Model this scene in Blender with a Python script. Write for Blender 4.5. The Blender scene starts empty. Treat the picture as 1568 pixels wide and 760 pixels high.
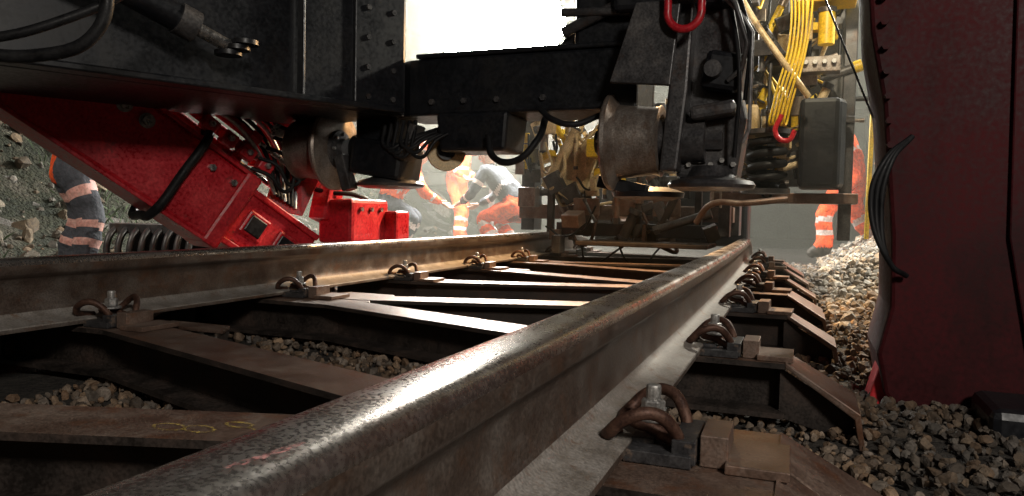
import bpy, bmesh, math, random
import numpy as np
from mathutils import Vector, Matrix, Quaternion, noise
random.seed(7); np.random.seed(7)
S=bpy.context.scene
COL=S.collection
R=math.radians

# ---------------------------------------------------------------- materials
def mat(name, cols, scale=6, rough=(0.5,0.8), metal=0.0, bump=0.3, stretch=(1,1,1), fine=60, bdist=0.01, pos=None, spec=0.5, dirt=None, attr=None, grain=.8, soft=.09, alpha=None):
    m=bpy.data.materials.new(name); m.use_nodes=True
    nt=m.node_tree; N=nt.nodes; L=nt.links
    b=N['Principled BSDF']; b.inputs['Metallic'].default_value=metal
    b.inputs['Specular IOR Level'].default_value=spec
    tc=N.new('ShaderNodeTexCoord'); mp=N.new('ShaderNodeMapping'); mp.inputs['Scale'].default_value=stretch
    L.new(tc.outputs['Object'],mp.inputs['Vector'])
    n1=N.new('ShaderNodeTexNoise'); n1.inputs['Scale'].default_value=scale; n1.inputs['Detail'].default_value=5; n1.inputs['Roughness'].default_value=0.62
    L.new(mp.outputs[0],n1.inputs['Vector'])
    cr=N.new('ShaderNodeValToRGB'); e=cr.color_ramp.elements
    k=len(cols)
    ps=pos or [0.34+0.32*i/max(1,k-1) for i in range(k)]
    e[0].position=ps[0]; e[0].color=(*cols[0],1)
    e[1].position=ps[-1] if k>1 else 1; e[1].color=(*cols[-1],1)
    for i in range(1,k-1):
        x=e.new(ps[i]); x.color=(*cols[i],1)
    L.new(n1.outputs['Fac'],cr.inputs[0])
    out=cr.outputs[0]
    n2=N.new('ShaderNodeTexNoise'); n2.inputs['Scale'].default_value=fine; n2.inputs['Detail'].default_value=3
    L.new(tc.outputs['Object'],n2.inputs['Vector'])
    gr_=N.new('ShaderNodeMapRange'); gr_.inputs['From Min'].default_value=.35; gr_.inputs['From Max'].default_value=.65; gr_.inputs['To Min'].default_value=.72; gr_.inputs['To Max'].default_value=1.25
    L.new(n2.outputs['Fac'],gr_.inputs['Value'])
    mg=N.new('ShaderNodeMixRGB'); mg.blend_type='MULTIPLY'; mg.inputs['Fac'].default_value=grain
    L.new(out,mg.inputs['Color1']); L.new(gr_.outputs[0],mg.inputs['Color2']); out=mg.outputs[0]
    for dd in ([dirt] if dirt and not isinstance(dirt,list) else (dirt or [])):
        n3=N.new('ShaderNodeTexNoise'); n3.inputs['Scale'].default_value=dd[2] if len(dd)>2 else scale*0.55; n3.inputs['Detail'].default_value=6; n3.inputs['Roughness'].default_value=0.7
        mp3=N.new('ShaderNodeMapping'); mp3.inputs['Scale'].default_value=dd[3] if len(dd)>3 else (1,1,1); mp3.inputs['Location'].default_value=(dd[1]*7,3,dd[1]*3)
        L.new(tc.outputs['Object'],mp3.inputs['Vector']); L.new(mp3.outputs[0],n3.inputs['Vector'])
        mr3=N.new('ShaderNodeMapRange'); mr3.inputs['From Min'].default_value=dd[1]; mr3.inputs['From Max'].default_value=dd[1]+soft; mr3.inputs['To Max'].default_value=dd[4] if len(dd)>4 else .85
        L.new(n3.outputs['Fac'],mr3.inputs['Value'])
        mx=N.new('ShaderNodeMixRGB'); mx.inputs['Color2'].default_value=(*dd[0],1)
        L.new(mr3.outputs[0],mx.inputs['Fac']); L.new(out,mx.inputs['Color1']); out=mx.outputs[0]
    if attr:
        at=N.new('ShaderNodeAttribute'); at.attribute_name=attr
        mx=N.new('ShaderNodeMixRGB'); mx.blend_type='MULTIPLY'; mx.inputs['Fac'].default_value=1
        L.new(out,mx.inputs['Color1']); L.new(at.outputs['Color'],mx.inputs['Color2']); out=mx.outputs[0]
    L.new(out,b.inputs['Base Color'])
    mr=N.new('ShaderNodeMapRange'); mr.inputs['From Min'].default_value=0.38; mr.inputs['From Max'].default_value=0.62
    mr.inputs['To Min'].default_value=rough[0]; mr.inputs['To Max'].default_value=rough[1]
    ad=N.new('ShaderNodeMath'); ad.operation='ADD'; ml=N.new('ShaderNodeMath'); ml.operation='MULTIPLY'; ml.inputs[1].default_value=0.5
    L.new(n1.outputs['Fac'],ad.inputs[0]); L.new(n2.outputs['Fac'],ad.inputs[1]); L.new(ad.outputs[0],ml.inputs[0])
    L.new(ml.outputs[0],mr.inputs['Value']); L.new(mr.outputs[0],b.inputs['Roughness'])
    if alpha:
        ma=N.new('ShaderNodeMapRange'); ma.inputs['From Min'].default_value=.42; ma.inputs['From Max'].default_value=.58; ma.inputs['To Max'].default_value=alpha
        L.new(ml.outputs[0],ma.inputs['Value']); L.new(ma.outputs[0],b.inputs['Alpha'])
    if bump:
        bp=N.new('ShaderNodeBump'); bp.inputs['Strength'].default_value=bump; bp.inputs['Distance'].default_value=bdist
        L.new(n2.outputs['Fac'],bp.inputs['Height']); L.new(bp.outputs[0],b.inputs['Normal'])
    return m
M={}
M['rail']=mat('rail_rust_steel',[(.10,.07,.055),(.145,.112,.092),(.20,.17,.148)],14,(.34,.58),.6,.3,(1,.9,1),240,.0012,soft=.18,dirt=[((.20,.088,.04),.52,17,(1,.8,1),.55),((.32,.30,.28),.60,13,(1,.6,2),.5)])
M['railtop']=mat('rail_head_steel',[(.28,.235,.20),(.37,.33,.30),(.47,.445,.42)],12,(.18,.40),.88,.15,(1,.6,1),260,.001,soft=.16,dirt=[((.24,.13,.075),.53,12,(1,.5,1),.6),((.62,.60,.58),.585,18,(1.2,.8,1),.6)])
M['railfoot']=mat('rail_foot_dusty',[(.20,.175,.15),(.28,.255,.23),(.34,.315,.29)],18,(.45,.75),.35,.3,(1,1,1),240,.0012,soft=.14,dirt=((.19,.105,.06),.57,26))
M['sleeper']=mat('sleeper_rust_steel',[(.12,.074,.054),(.18,.122,.095),(.25,.185,.15)],11,(.32,.58),.5,.25,(1,1,1),240,.0012,soft=.13,dirt=[((.19,.078,.036),.53,13,(1,1,1),.7),((.33,.265,.22),.60,10,(1,1,1),.55),((.04,.026,.02),.62,42,(1,1,1),.8)])
M['sleeperside']=mat('sleeper_side_steel',[(.018,.014,.012),(.04,.03,.025),(.07,.046,.036)],10,(.5,.85),.3,.3,(1,1,1),160,.002)  # sleeper steel darkened in colour for its shadowed sides
M['clip']=mat('clip_rust',[(.035,.018,.014),(.08,.038,.026),(.13,.07,.048)],60,(.42,.7),.5,.4,(1,1,1),300,.001)
M['bolt']=mat('bolt_zinc',[(.26,.25,.24),(.5,.49,.47)],70,(.3,.6),.7,.3,(1,1,1),300,.001)
M['blackpl']=mat('guide_plate_black',[(.015,.015,.017),(.045,.044,.046)],50,(.35,.65),0,.2,(1,1,1),250,.001,dirt=((.14,.10,.075),.58,25))
M['black']=mat('machine_black_paint',[(.005,.006,.008),(.009,.010,.013),(.014,.014,.015)],5,(.32,.5),.1,.08,(1,1,1),70,.0015,soft=.2,dirt=((.022,.02,.018),.55,5,(1,1,.4),.7))
M['grey']=mat('machine_grey_greasy',[(.035,.034,.036),(.065,.063,.065),(.105,.098,.095)],9,(.28,.55),.3,.2,(1,1,1),120,.002,soft=.15,dirt=((.06,.034,.022),.55,8))
M['wheel']=mat('wheel_steel',[(.17,.135,.11),(.24,.20,.17),(.31,.28,.25)],10,(.3,.5),.55,.25,(2,1,1),160,.001,soft=.15,dirt=((.15,.08,.045),.54,10,(2,1,1),.7))
M['red']=mat('crane_red_paint',[(.40,.010,.018),(.50,.016,.026),(.58,.03,.038)],6,(.25,.5),0,.1,(1,1,1),80,.002,dirt=[((.13,.03,.025),.61,9),((.05,.03,.025),.67,20)])
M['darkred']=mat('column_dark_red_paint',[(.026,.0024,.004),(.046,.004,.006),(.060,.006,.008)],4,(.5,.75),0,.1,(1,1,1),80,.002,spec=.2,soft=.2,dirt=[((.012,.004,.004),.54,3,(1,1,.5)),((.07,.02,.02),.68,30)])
M['beige']=mat('machine_beige_paint',[(.38,.27,.13),(.56,.42,.23),(.66,.52,.33)],8,(.35,.65),.1,.2,(1,1,1),110,.002,dirt=((.12,.07,.04),.57,9))
M['yellow']=mat('machine_yellow_paint',[(.60,.37,.015),(.74,.50,.02)],7,(.3,.6),0,.1,(1,1,1),90,.002,dirt=((.15,.10,.03),.62,9))
M['rubber']=mat('hose_rubber',[(.007,.007,.008),(.017,.017,.018)],20,(.4,.7),0,.2,(1,1,1),150,.001,spec=.25)
M['chrome']=mat('bolt_bright',[(.35,.34,.33),(.55,.54,.52)],20,(.2,.4),.9,.1)
M['stone']=mat('ballast_stone',[(.15,.13,.115),(.235,.215,.195),(.34,.315,.29)],35,(.65,.95),0,.5,(1,1,1),200,.004,attr='Col')
M['bed']=mat('ballast_fines',[(.02,.017,.014),(.05,.042,.034)],20,(.8,1),0,.8,(1,1,1),90,.02)
M['ground']=mat('ground_gravel',[(.06,.054,.048),(.13,.12,.108),(.22,.205,.19)],24,(.8,1),0,1,(1,1,1),100,.03)
M['hill']=mat('hillside_soil',[(.012,.016,.008),(.03,.032,.018),(.08,.072,.055)],4,(.8,1),0,1,(1,1,1),30,.08)
M['grass']=mat('grass_blades',[(.018,.032,.010),(.042,.07,.022)],3,(.5,.8),0,0)
M['orange']=mat('hivis_orange_fabric',[(.70,.07,.012),(.85,.11,.02)],9,(.75,.95),0,.5,(1,1,1),40,.02,dirt=((.25,.06,.03),.62,6))
M['reflect']=mat('reflective_tape',[(.42,.34,.32),(.55,.45,.42)],20,(.35,.6),0,.2)
M['pinktape']=mat('faded_hivis_band',[(.55,.26,.22),(.62,.38,.33)],20,(.5,.8),0,.2)
M['greycloth']=mat('grey_work_fabric',[(.035,.04,.05),(.07,.075,.09)],9,(.8,.95),0,.5,(1,1,1),40,.02)
M['boot']=mat('boot_leather',[(.02,.016,.012),(.05,.04,.03)],12,(.5,.8),0,.3)
M['skin']=mat('skin',[(.42,.23,.16),(.5,.29,.2)],12,(.45,.65),0,.1)
M['helmet']=mat('helmet_plastic',[(.6,.05,.02),(.7,.08,.03)],8,(.25,.4),0,0)
M['eye']=mat('eye_dark',[(.02,.015,.01),(.03,.02,.015)],8,(.2,.3),0,0)
M['hair']=mat('hair_brown',[(.03,.018,.01),(.06,.035,.02)],30,(.5,.7),0,.4)
M['chalk']=mat('paint_mark_yellow',[(.40,.28,.06),(.55,.40,.08)],60,(.7,.9),0,.1,fine=300,alpha=.85)
M['pink']=mat('paint_mark_pink',[(.60,.22,.21),(.55,.28,.25)],90,(.7,.9),0,.1,fine=320,alpha=.8)
M['concrete']=mat('concrete_grey',[(.05,.056,.05),(.10,.11,.098)],1.5,(.8,.95),0,.4,(1,1,1),20,.02)
M['wagon']=mat('wagon_dark_paint',[(.02,.02,.019),(.05,.047,.042)],2,(.5,.8),0,.3,(1,1,1),20,.01,dirt=((.12,.06,.03),.55,4))
M['mast']=mat('galvanised_steel',[(.35,.36,.36),(.5,.5,.5)],8,(.3,.5),.7,.1)
def emit(name,c,s):
    m=bpy.data.materials.new(name); m.use_nodes=True; b=m.node_tree.nodes['Principled BSDF']
    b.inputs['Base Color'].default_value=(.8,.8,.8,1); b.inputs['Emission Color'].default_value=(*c,1); b.inputs['Emission Strength'].default_value=s
    return m
M['lamp']=emit('lamp_glowing_fabric',(.99,.97,.89),120)

# ---------------------------------------------------------------- helpers
def grp(name,loc=(0,0,0)):
    o=bpy.data.objects.new(name,None); o.location=loc; COL.objects.link(o); o.empty_display_size=.1; return o
def link(o,parent):
    COL.objects.link(o)
    if parent: o.parent=parent
    return o
def meshobj(name,verts,faces,mats,parent=None,smooth=False,bevel=0,mi=None,seg=2):
    me=bpy.data.meshes.new(name); me.from_pydata([tuple(v) for v in verts],[],faces)
    for m in (mats if isinstance(mats,(list,tuple)) else [mats]): me.materials.append(m)
    if mi:
        for p,i in zip(me.polygons,mi): p.material_index=i
    bm=bmesh.new(); bm.from_mesh(me); bmesh.ops.recalc_face_normals(bm,faces=bm.faces); bm.to_mesh(me); bm.free()
    if smooth:
        for p in me.polygons: p.use_smooth=True
    o=bpy.data.objects.new(name,me); link(o,parent)
    if bevel:
        b=o.modifiers.new('bev','BEVEL'); b.width=bevel; b.segments=seg; b.limit_method='ANGLE'; b.angle_limit=R(35)
    return o
def box(parent,name,c,s,m,rot=None,bevel=.006,taper=1.0):
    sx,sy,sz=[a/2 for a in s]
    V=[]
    for z in(-1,1):
        t=taper if z>0 else 1
        for x,y in((-1,-1),(1,-1),(1,1),(-1,1)): V.append(Vector((x*sx*t,y*sy*t,z*sz)))
    if rot is not None:
        q=rot if isinstance(rot,(Matrix,Quaternion)) else Matrix.Rotation(rot[2],3,'Z')@Matrix.Rotation(rot[1],3,'Y')@Matrix.Rotation(rot[0],3,'X')
        V=[q@v for v in V]
    V=[v+Vector(c) for v in V]
    F=[(0,3,2,1),(4,5,6,7),(0,1,5,4),(1,2,6,5),(2,3,7,6),(3,0,4,7)]
    return meshobj(name,V,F,m,parent,bevel=bevel)
def frame(d):
    d=Vector(d).normalized(); u=Vector((0,0,1)) if abs(d.z)<.95 else Vector((0,1,0))
    s=d.cross(u).normalized(); u=s.cross(d).normalized(); return d,s,u
def lathe(parent,name,p0,axis,prof,m,n=40,smooth=True,bevel=0):
    d,s,u=frame(axis); p0=Vector(p0); V=[];F=[]
    for (a,r) in prof:
        for i in range(n):
            t=2*math.pi*i/n; V.append(p0+d*a+s*(r*math.cos(t))+u*(r*math.sin(t)))
    for j in range(len(prof)-1):
        for i in range(n):
            F.append((j*n+i,j*n+(i+1)%n,(j+1)*n+(i+1)%n,(j+1)*n+i))
    F.append(tuple(range(n))); F.append(tuple(range((len(prof)-1)*n,len(prof)*n)))
    o=meshobj(name,V,F,m,parent,smooth=smooth,bevel=bevel)
    if smooth:
        e=o.modifiers.new('es','EDGE_SPLIT'); e.split_angle=R(35)
    return o
def cyl(parent,name,p0,p1,r,m,n=20,r2=None):
    p0=Vector(p0);p1=Vector(p1); L=(p1-p0).length
    return lathe(parent,name,p0,p1-p0,[(0,r),(L,r if r2 is None else r2)],m,n)
def tube(parent,name,pts,r,m,smooth=True,cyclic=False):
    cu=bpy.data.curves.new(name,'CURVE'); cu.dimensions='3D'; cu.bevel_depth=r; cu.bevel_resolution=3; cu.use_fill_caps=True
    if smooth:
        sp=cu.splines.new('BEZIER'); sp.bezier_points.add(len(pts)-1)
        for b,p in zip(sp.bezier_points,pts): b.co=p; b.handle_left_type=b.handle_right_type='AUTO'
    else:
        sp=cu.splines.new('POLY'); sp.points.add(len(pts)-1)
        for b,p in zip(sp.points,pts): b.co=(*p,1)
    sp.use_cyclic_u=cyclic; sp.resolution_u=10
    cu.materials.append(m)
    o=bpy.data.objects.new(name,cu); link(o,parent); return o
def prism(parent,name,poly,z0,z1,m,bevel=.006):
    n=len(poly); V=[(x,y,z0) for x,y in poly]+[(x,y,z1) for x,y in poly]
    F=[tuple(reversed(range(n))),tuple(range(n,2*n))]+[(i,(i+1)%n,n+(i+1)%n,n+i) for i in range(n)]
    return meshobj(name,V,F,m,parent,bevel=bevel)
def plate(parent,name,pts,thick,m,axis,bevel=.004):
    a=Vector(axis)*thick; n=len(pts); V=[Vector(p) for p in pts]+[Vector(p)+a for p in pts]
    F=[tuple(range(n)),tuple(range(n,2*n))]+[(i,(i+1)%n,n+(i+1)%n,n+i) for i in range(n)]
    return meshobj(name,V,F,m,parent,bevel=bevel)
def sweep(name,path,prof,mats,parent=None,mi=None,smooth=False,split=30):
    path=[Vector(p) for p in path]; V=[];F=[];I=[]; n=len(prof); up=Vector((0,0,1))
    for i,p in enumerate(path):
        t0=(path[i]-path[i-1]).normalized() if i>0 else None
        t1=(path[i+1]-path[i]).normalized() if i<len(path)-1 else None
        t=(t0+t1).normalized() if t0 and t1 else (t0 or t1)
        s=t.cross(up).normalized()
        k=1/max(.5,(t.dot(t1) if t1 else 1))
        for (a,b) in prof: V.append(p+s*a*k+up*b)
    for j in range(len(path)-1):
        for i in range(n):
            F.append((j*n+i,j*n+(i+1)%n,(j+1)*n+(i+1)%n,(j+1)*n+i)); I.append(mi[i] if mi else 0)
    F.append(tuple(range(n)));I.append(0);F.append(tuple(range((len(path)-1)*n,len(path)*n)));I.append(0)
    o=meshobj(name,V,F,mats,parent,smooth=smooth,mi=I)
    if smooth:
        e=o.modifiers.new('es','EDGE_SPLIT'); e.split_angle=R(split)
    return o
def nz(x,y,s,o=0): return noise.noise(Vector((x*s+o,y*s,o*.37)))

# ---------------------------------------------------------------- people (built first while the scene is small)
def person(loc,heading,pose,trouser,jacket,name='railway_worker',tape=None,thigh=False):
    g=grp(name); Mx=Matrix.Translation(Vector(loc))@Matrix.Rotation(heading,4,'Z')
    J={}
    lean=pose.get('lean',0); hip=pose.get('hip',.95)
    J['pel']=Vector((0,pose.get('hy',0),hip)); up=Vector((0,math.sin(lean),math.cos(lean))); fw=Vector((0,math.cos(lean),-math.sin(lean)))
    J['wai']=J['pel']+up*.16; J['che']=J['pel']+up*.38+fw*.01; J['nec']=J['pel']+up*.53; 
    hl=lean*.7+pose.get('head',0); hu=Vector((0,math.sin(hl),math.cos(hl))); hf=Vector((0,math.cos(hl),-math.sin(hl)))
    J['hea']=J['nec']+hu*.14+hf*.02; J['top']=J['nec']+hu*.22+hf*.02
    verts=[];edges=[];rad=[];idx={}
    def v(n,p,r): idx[n]=len(verts); verts.append(p); rad.append(r)
    def e(a,b): edges.append((idx[a],idx[b]))
    v('pel',J['pel'],.15);v('wai',J['wai'],.145);v('che',J['che'],.16);v('nec',J['nec'],.062);v('hea',J['hea'],.10);v('top',J['top'],.085)
    e('pel','wai');e('wai','che');e('che','nec');e('nec','hea');e('hea','top')
    for s,k in((-1,'L'),(1,'R')):
        sh=J['che']+up*.09+Vector((s*.19,0,0)); el=pose['el'+k]; wr=pose['wr'+k]
        v('sh'+k,sh,.075);v('el'+k,Vector(el),.055);v('wr'+k,Vector(wr),.042)
        e('che','sh'+k);e('sh'+k,'el'+k);e('el'+k,'wr'+k)
        hp=J['pel']+Vector((s*.10,0,-.05)); kn=Vector(pose['kn'+k]); an=Vector(pose['an'+k])
        v('hp'+k,hp,.115);v('kn'+k,kn,.095);v('an'+k,an,.08); toe=an+Vector((0,.17,-.045)); v('he'+k,an+Vector((0,-.03,-.05)),.05); v('to'+k,toe,.042)
        e('pel','hp'+k);e('hp'+k,'kn'+k);e('kn'+k,'an'+k);e('an'+k,'to'+k);e('an'+k,'he'+k)
    def skinobj(nm,verts,edges,rad,root,sub=2):
        me=bpy.data.meshes.new(nm); me.from_pydata([tuple(p) for p in verts],edges,[]); o=bpy.data.objects.new(nm,me); COL.objects.link(o)
        sk=o.modifiers.new('skin','SKIN'); sk.use_smooth_shade=True
        for i,r in enumerate(rad): me.skin_vertices[0].data[i].radius=(r,r); me.skin_vertices[0].data[i].use_root=(i in root)
        ss=o.modifiers.new('ss','SUBSURF'); ss.levels=sub; ss.render_levels=sub
        bpy.context.view_layer.update(); dg=bpy.context.evaluated_depsgraph_get(); m2=bpy.data.meshes.new_from_object(o.evaluated_get(dg))
        bpy.data.objects.remove(o); m2.name=nm; return m2
    me=skinobj('body',verts,edges,rad,[0],3)
    me.materials.clear()
    for m_ in(jacket,trouser,tape or M['reflect'],M['boot'],M['skin']): me.materials.append(m_)
    inv={i:n for n,i in idx.items()}
    C=np.empty(len(me.polygons)*3); me.polygons.foreach_get('center',C); C=C.reshape(-1,3)
    VV=np.array([tuple(x) for x in verts]); RR=np.array(rad); best=np.full(len(C),1e9); bi=np.zeros(len(C),int); bt=np.zeros(len(C))
    for i,(a,b) in enumerate(edges):
        ab=VV[b]-VV[a]; t=np.clip((C-VV[a])@ab/(ab@ab),0,1); dd=np.linalg.norm(C-(VV[a]+t[:,None]*ab),axis=1)-(RR[a]*(1-t)+RR[b]*t)
        mk=dd<best; best[mk]=dd[mk]; bi[mk]=i; bt[mk]=t[mk]
    out=[]
    for i in range(len(C)):
        a,b=edges[bi[i]]; a=inv[a]; b=inv[b]; t=bt[i]; k=0
        if a=='hea' or b in('top','hea'): k=4 if not(b=='hea' and t<.2) else 0
        elif b[:2] in('to','he') and a[:2]=='an': k=3
        elif b[:2]=='an': k=2 if .14<t<.28 or .48<t<.62 else 1; k=3 if t>.93 else k
        elif b[:2]=='kn': k=2 if thigh and .42<t<.62 else 1
        elif b[:2]=='hp': k=1
        elif a=='pel' and b=='wai': k=0
        elif a=='wai': k=2 if .1<t<.32 else 0
        elif b[:2]=='el': k=2 if .45<t<.62 else 0
        elif b[:2]=='wr': k=2 if .4<t<.55 else 0
        out.append(k)
    me.polygons.foreach_set('material_index',out)
    for v_ in me.vertices: v_.co+=v_.normal*(.018*noise.noise(v_.co*9)+.009*noise.noise(v_.co*22))
    me.transform(Mx); o=bpy.data.objects.new('body',me); link(o,g)
    for s,k in((-1,'L'),(1,'R')):
        wr=Vector(pose['wr'+k]); el=Vector(pose['el'+k]); dr=(wr-el).normalized(); side=dr.cross(Vector((0,1,.2))).normalized(); nrm=side.cross(dr).normalized()
        vs=[wr-dr*.01,wr+dr*.05]; es=[(0,1)]; rr=[.03,.036]
        for f in range(4):
            base=wr+dr*.075+side*((f-1.5)*.021); L=[.075,.085,.08,.062][f]
            k0=len(vs); vs+=[base,base+dr*L*.5+nrm*.008,base+dr*L*.85+nrm*.032]; rr+=[.012,.0095,.008]; es+=[(1,k0),(k0,k0+1),(k0+1,k0+2)]
        k0=len(vs); sd=-s; vs+=[wr+dr*.03+side*.035*sd,wr+dr*.065+side*.058*sd+nrm*.012,wr+dr*.09+side*.062*sd+nrm*.02]; rr+=[.014,.011,.009]; es+=[(1,k0),(k0,k0+1),(k0+1,k0+2)]
        hm=skinobj('hand',vs,es,rr,[0],1); hm.materials.clear(); hm.materials.append(M['skin']); hm.transform(Mx); link(bpy.data.objects.new('hand',hm),g)
    hc=J['hea']+hu*.035; T4=Mx@Matrix(((1,0,0,hc.x),(0,hf.y,hu.y,hc.y),(0,hf.z,hu.z,hc.z),(0,0,0,1)))
    def ell(nm,c,r,m_,cut=None):
        bm=bmesh.new(); bmesh.ops.create_uvsphere(bm,u_segments=24,v_segments=14,radius=1)
        if cut is not None: bmesh.ops.delete(bm,geom=[v for v in bm.verts if v.co.z<cut],context='VERTS')
        for v in bm.verts: v.co=Vector((v.co.x*r[0]+c[0],v.co.y*r[1]+c[1],v.co.z*r[2]+c[2]))
        me=bpy.data.meshes.new(nm); bm.to_mesh(me); bm.free(); me.materials.append(m_); me.transform(T4)
        for p in me.polygons: p.use_smooth=True
        link(bpy.data.objects.new(nm,me),g)
    ell('helmet',(0,0,.02),(.118,.14,.13),M['helmet'],-.05); ell('helmet_brim',(0,.05,.02),(.12,.15,.012),M['helmet'])
    ell('nose',(0,.105,-.035),(.014,.02,.022),M['skin'])
    for s in(-1,1): ell('eye',(s*.032,.092,-.012),(.012,.008,.008),M['eye']); ell('ear',(s*.098,0,-.03),(.014,.025,.035),M['skin'])
    ell('mouth',(0,.092,-.075),(.026,.008,.006),M['helmet']); ell('hair',(0,-.03,-.01),(.104,.10,.08),M['hair'],-.6)
    return g
stand=dict(hip=.93,lean=.12,elL=(-.27,.02,1.12),wrL=(-.25,.2,.95),elR=(.27,.02,1.12),wrR=(.24,.22,1.0),knL=(-.12,.05,.5),anL=(-.14,-.02,.10),knR=(.12,.14,.5),anR=(.14,.12,.10))
walk=dict(hip=.91,lean=.35,elL=(-.3,.25,1.05),wrL=(-.22,.45,.92),elR=(.3,.2,1.05),wrR=(.22,.42,.9),knL=(-.12,.24,.5),anL=(-.13,.22,.10),knR=(.12,.0,.48),anR=(.14,-.28,.12))
stoop=dict(hip=.62,hy=-.2,lean=.75,head=-.3,elL=(-.27,.22,.72),wrL=(-.2,.42,.62),elR=(.27,.25,.72),wrR=(.2,.45,.6),knL=(-.16,.18,.44),anL=(-.16,-.06,.10),knR=(.16,.16,.42),anR=(.17,-.1,.10))
leftb=dict(hip=.84,hy=-.02,lean=.75,head=-.2,elL=(-.27,.30,1.0),wrL=(-.2,.50,.88),elR=(.27,.30,1.0),wrR=(.2,.52,.86),knL=(-.17,.10,.47),anL=(-.22,-.02,.10),knR=(.17,.12,.47),anR=(.22,.04,.10))
person((-4.86,3.72,-.40),-.55,leftb,M['greycloth'],M['orange'],tape=M['pinktape'],thigh=True)
person((.42,8.3,-.27),1.35,walk,M['orange'],M['orange'])
person((.95,7.6,-.27),1.7,stand,M['orange'],M['orange'])
person((-4.25,7.3,-.36),-1.1,stoop,M['greycloth'],M['orange'])
person((-3.15,7.6,-.36),1.4,stoop,M['orange'],M['greycloth'])
person((-4.6,9.4,-.36),-1.6,stand,M['orange'],M['orange'])

# ---------------------------------------------------------------- rails
XR=-0.275; XL=-1.78
def dx(y): return -.0042*max(0,y)**2
half=[(0,0),(.013,-.0003),(.023,-.0012),(.0295,-.0032),(.0335,-.007),(.0358,-.0125),(.0365,-.018),(.037,-.037),(.034,-.042),(.020,-.048),(.0125,-.057),(.0085,-.072),(.0085,-.115),(.012,-.135),(.022,-.146),(.045,-.1535),(.0735,-.160),(.075,-.163),(.075,-.172)]
prof=half+[(-a,b) for a,b in reversed(half[1:])]
mi=[]
n=len(prof)
for i in range(n):
    a,b=prof[i]; a2,b2=prof[(i+1)%n]; zm=(b+b2)/2
    mi.append(1 if zm>-.016 else (2 if (zm<-.14 and zm>-.165) else 0))
def rail(name,X,y0,y1,zend):
    ys=np.arange(y0,y1+.001,.12); path=[]
    for y in ys:
        z=-zend*max(0,(y-(y1-1.6)))**2
        path.append((X+dx(y),y,z))
    return sweep(name,path,prof,[M['rail'],M['railtop'],M['railfoot']],None,mi,True,50)
rail('rail',XR,-1.2,6.6,.05)
rail('rail',XL,-1.2,6.9,.03)

# ---------------------------------------------------------------- sleepers (steel Y sleepers)
ZT=-.182
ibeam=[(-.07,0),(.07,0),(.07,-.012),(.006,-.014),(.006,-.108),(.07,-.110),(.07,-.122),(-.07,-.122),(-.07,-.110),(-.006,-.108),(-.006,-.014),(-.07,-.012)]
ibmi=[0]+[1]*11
def endpiece(parent,x0,y,sgn):
    a=x0; b=x0+sgn*.15; zt=ZT+.004
    zs=[zt,ZT-.085,ZT-.165]; ws=[.072,.105,.11]
    xs=[a,b,b+sgn*.012]
    V=[];F=[];t=.012
    for k in range(3):
        for s in(-1,1):
            V.append((xs[k],y+s*ws[k],zs[k]))
    for k in range(3):
        for s in(-1,1):
            V.append((xs[k]-sgn*(0 if k==0 else t*.9),y+s*ws[k],zs[k]-(t if k<2 else 0)))
    F=[(0,1,3,2),(2,3,5,4),(6,8,9,7),(8,10,11,9),(0,2,8,6),(2,4,10,8),(1,7,9,3),(3,9,11,5),(0,6,7,1),(4,5,11,10)]
    meshobj('end_plate',V,F,M['sleeper'],parent,bevel=.002)
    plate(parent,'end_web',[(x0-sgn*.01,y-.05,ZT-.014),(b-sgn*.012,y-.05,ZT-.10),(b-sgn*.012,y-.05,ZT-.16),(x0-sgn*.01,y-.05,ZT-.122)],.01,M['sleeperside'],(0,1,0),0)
def ysleeper(yc,stem):
    g=grp('steel_sleeper')
    for s in(-1,1):
        near=.085*s; far=.43*s
        yr,yl=(yc+near,yc+far) if stem=='R' else (yc+far,yc+near)
        dR=dx(yr)
        if stem=='R': path=[(-2.05,yl),(-1.62,yl),(-.55,yr),(-.02,yr)]
        else: path=[(-2.05,yl),(-1.45,yl),(-.40,yr),(-.02,yr)]
        path=[(x+dx(y),y,ZT) for x,y in path]
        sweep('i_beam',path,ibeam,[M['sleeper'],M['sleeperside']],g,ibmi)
        endpiece(g,-.02+dR,yr,1); endpiece(g,-2.05+dx(yl),yl,-1)
        gx=-1.52+dx(yl); gy=yl+.075
        plate(g,'gusset',[(gx-.12,gy,ZT-.002),(gx+.14,gy,ZT-.002),(gx+.10,gy+.07,ZT-.002),(gx-.10,gy+.07,ZT-.002)],.01,M['sleeper'],(0,0,-1),.002)
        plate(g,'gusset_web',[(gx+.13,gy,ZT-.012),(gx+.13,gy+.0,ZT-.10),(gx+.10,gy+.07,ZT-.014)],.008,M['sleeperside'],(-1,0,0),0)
P=2.44; supR=[];supL=[]
for k in range(-1,3):
    y=.98+k*P
    ysleeper(y,'R'); supR.append(y); supL+= [y-.43,y+.43]
    y2=y+P/2
    if y2<6.4:
        ysleeper(y2,'L'); supL.append(y2); supR+=[y2-.43,y2+.43]

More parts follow.
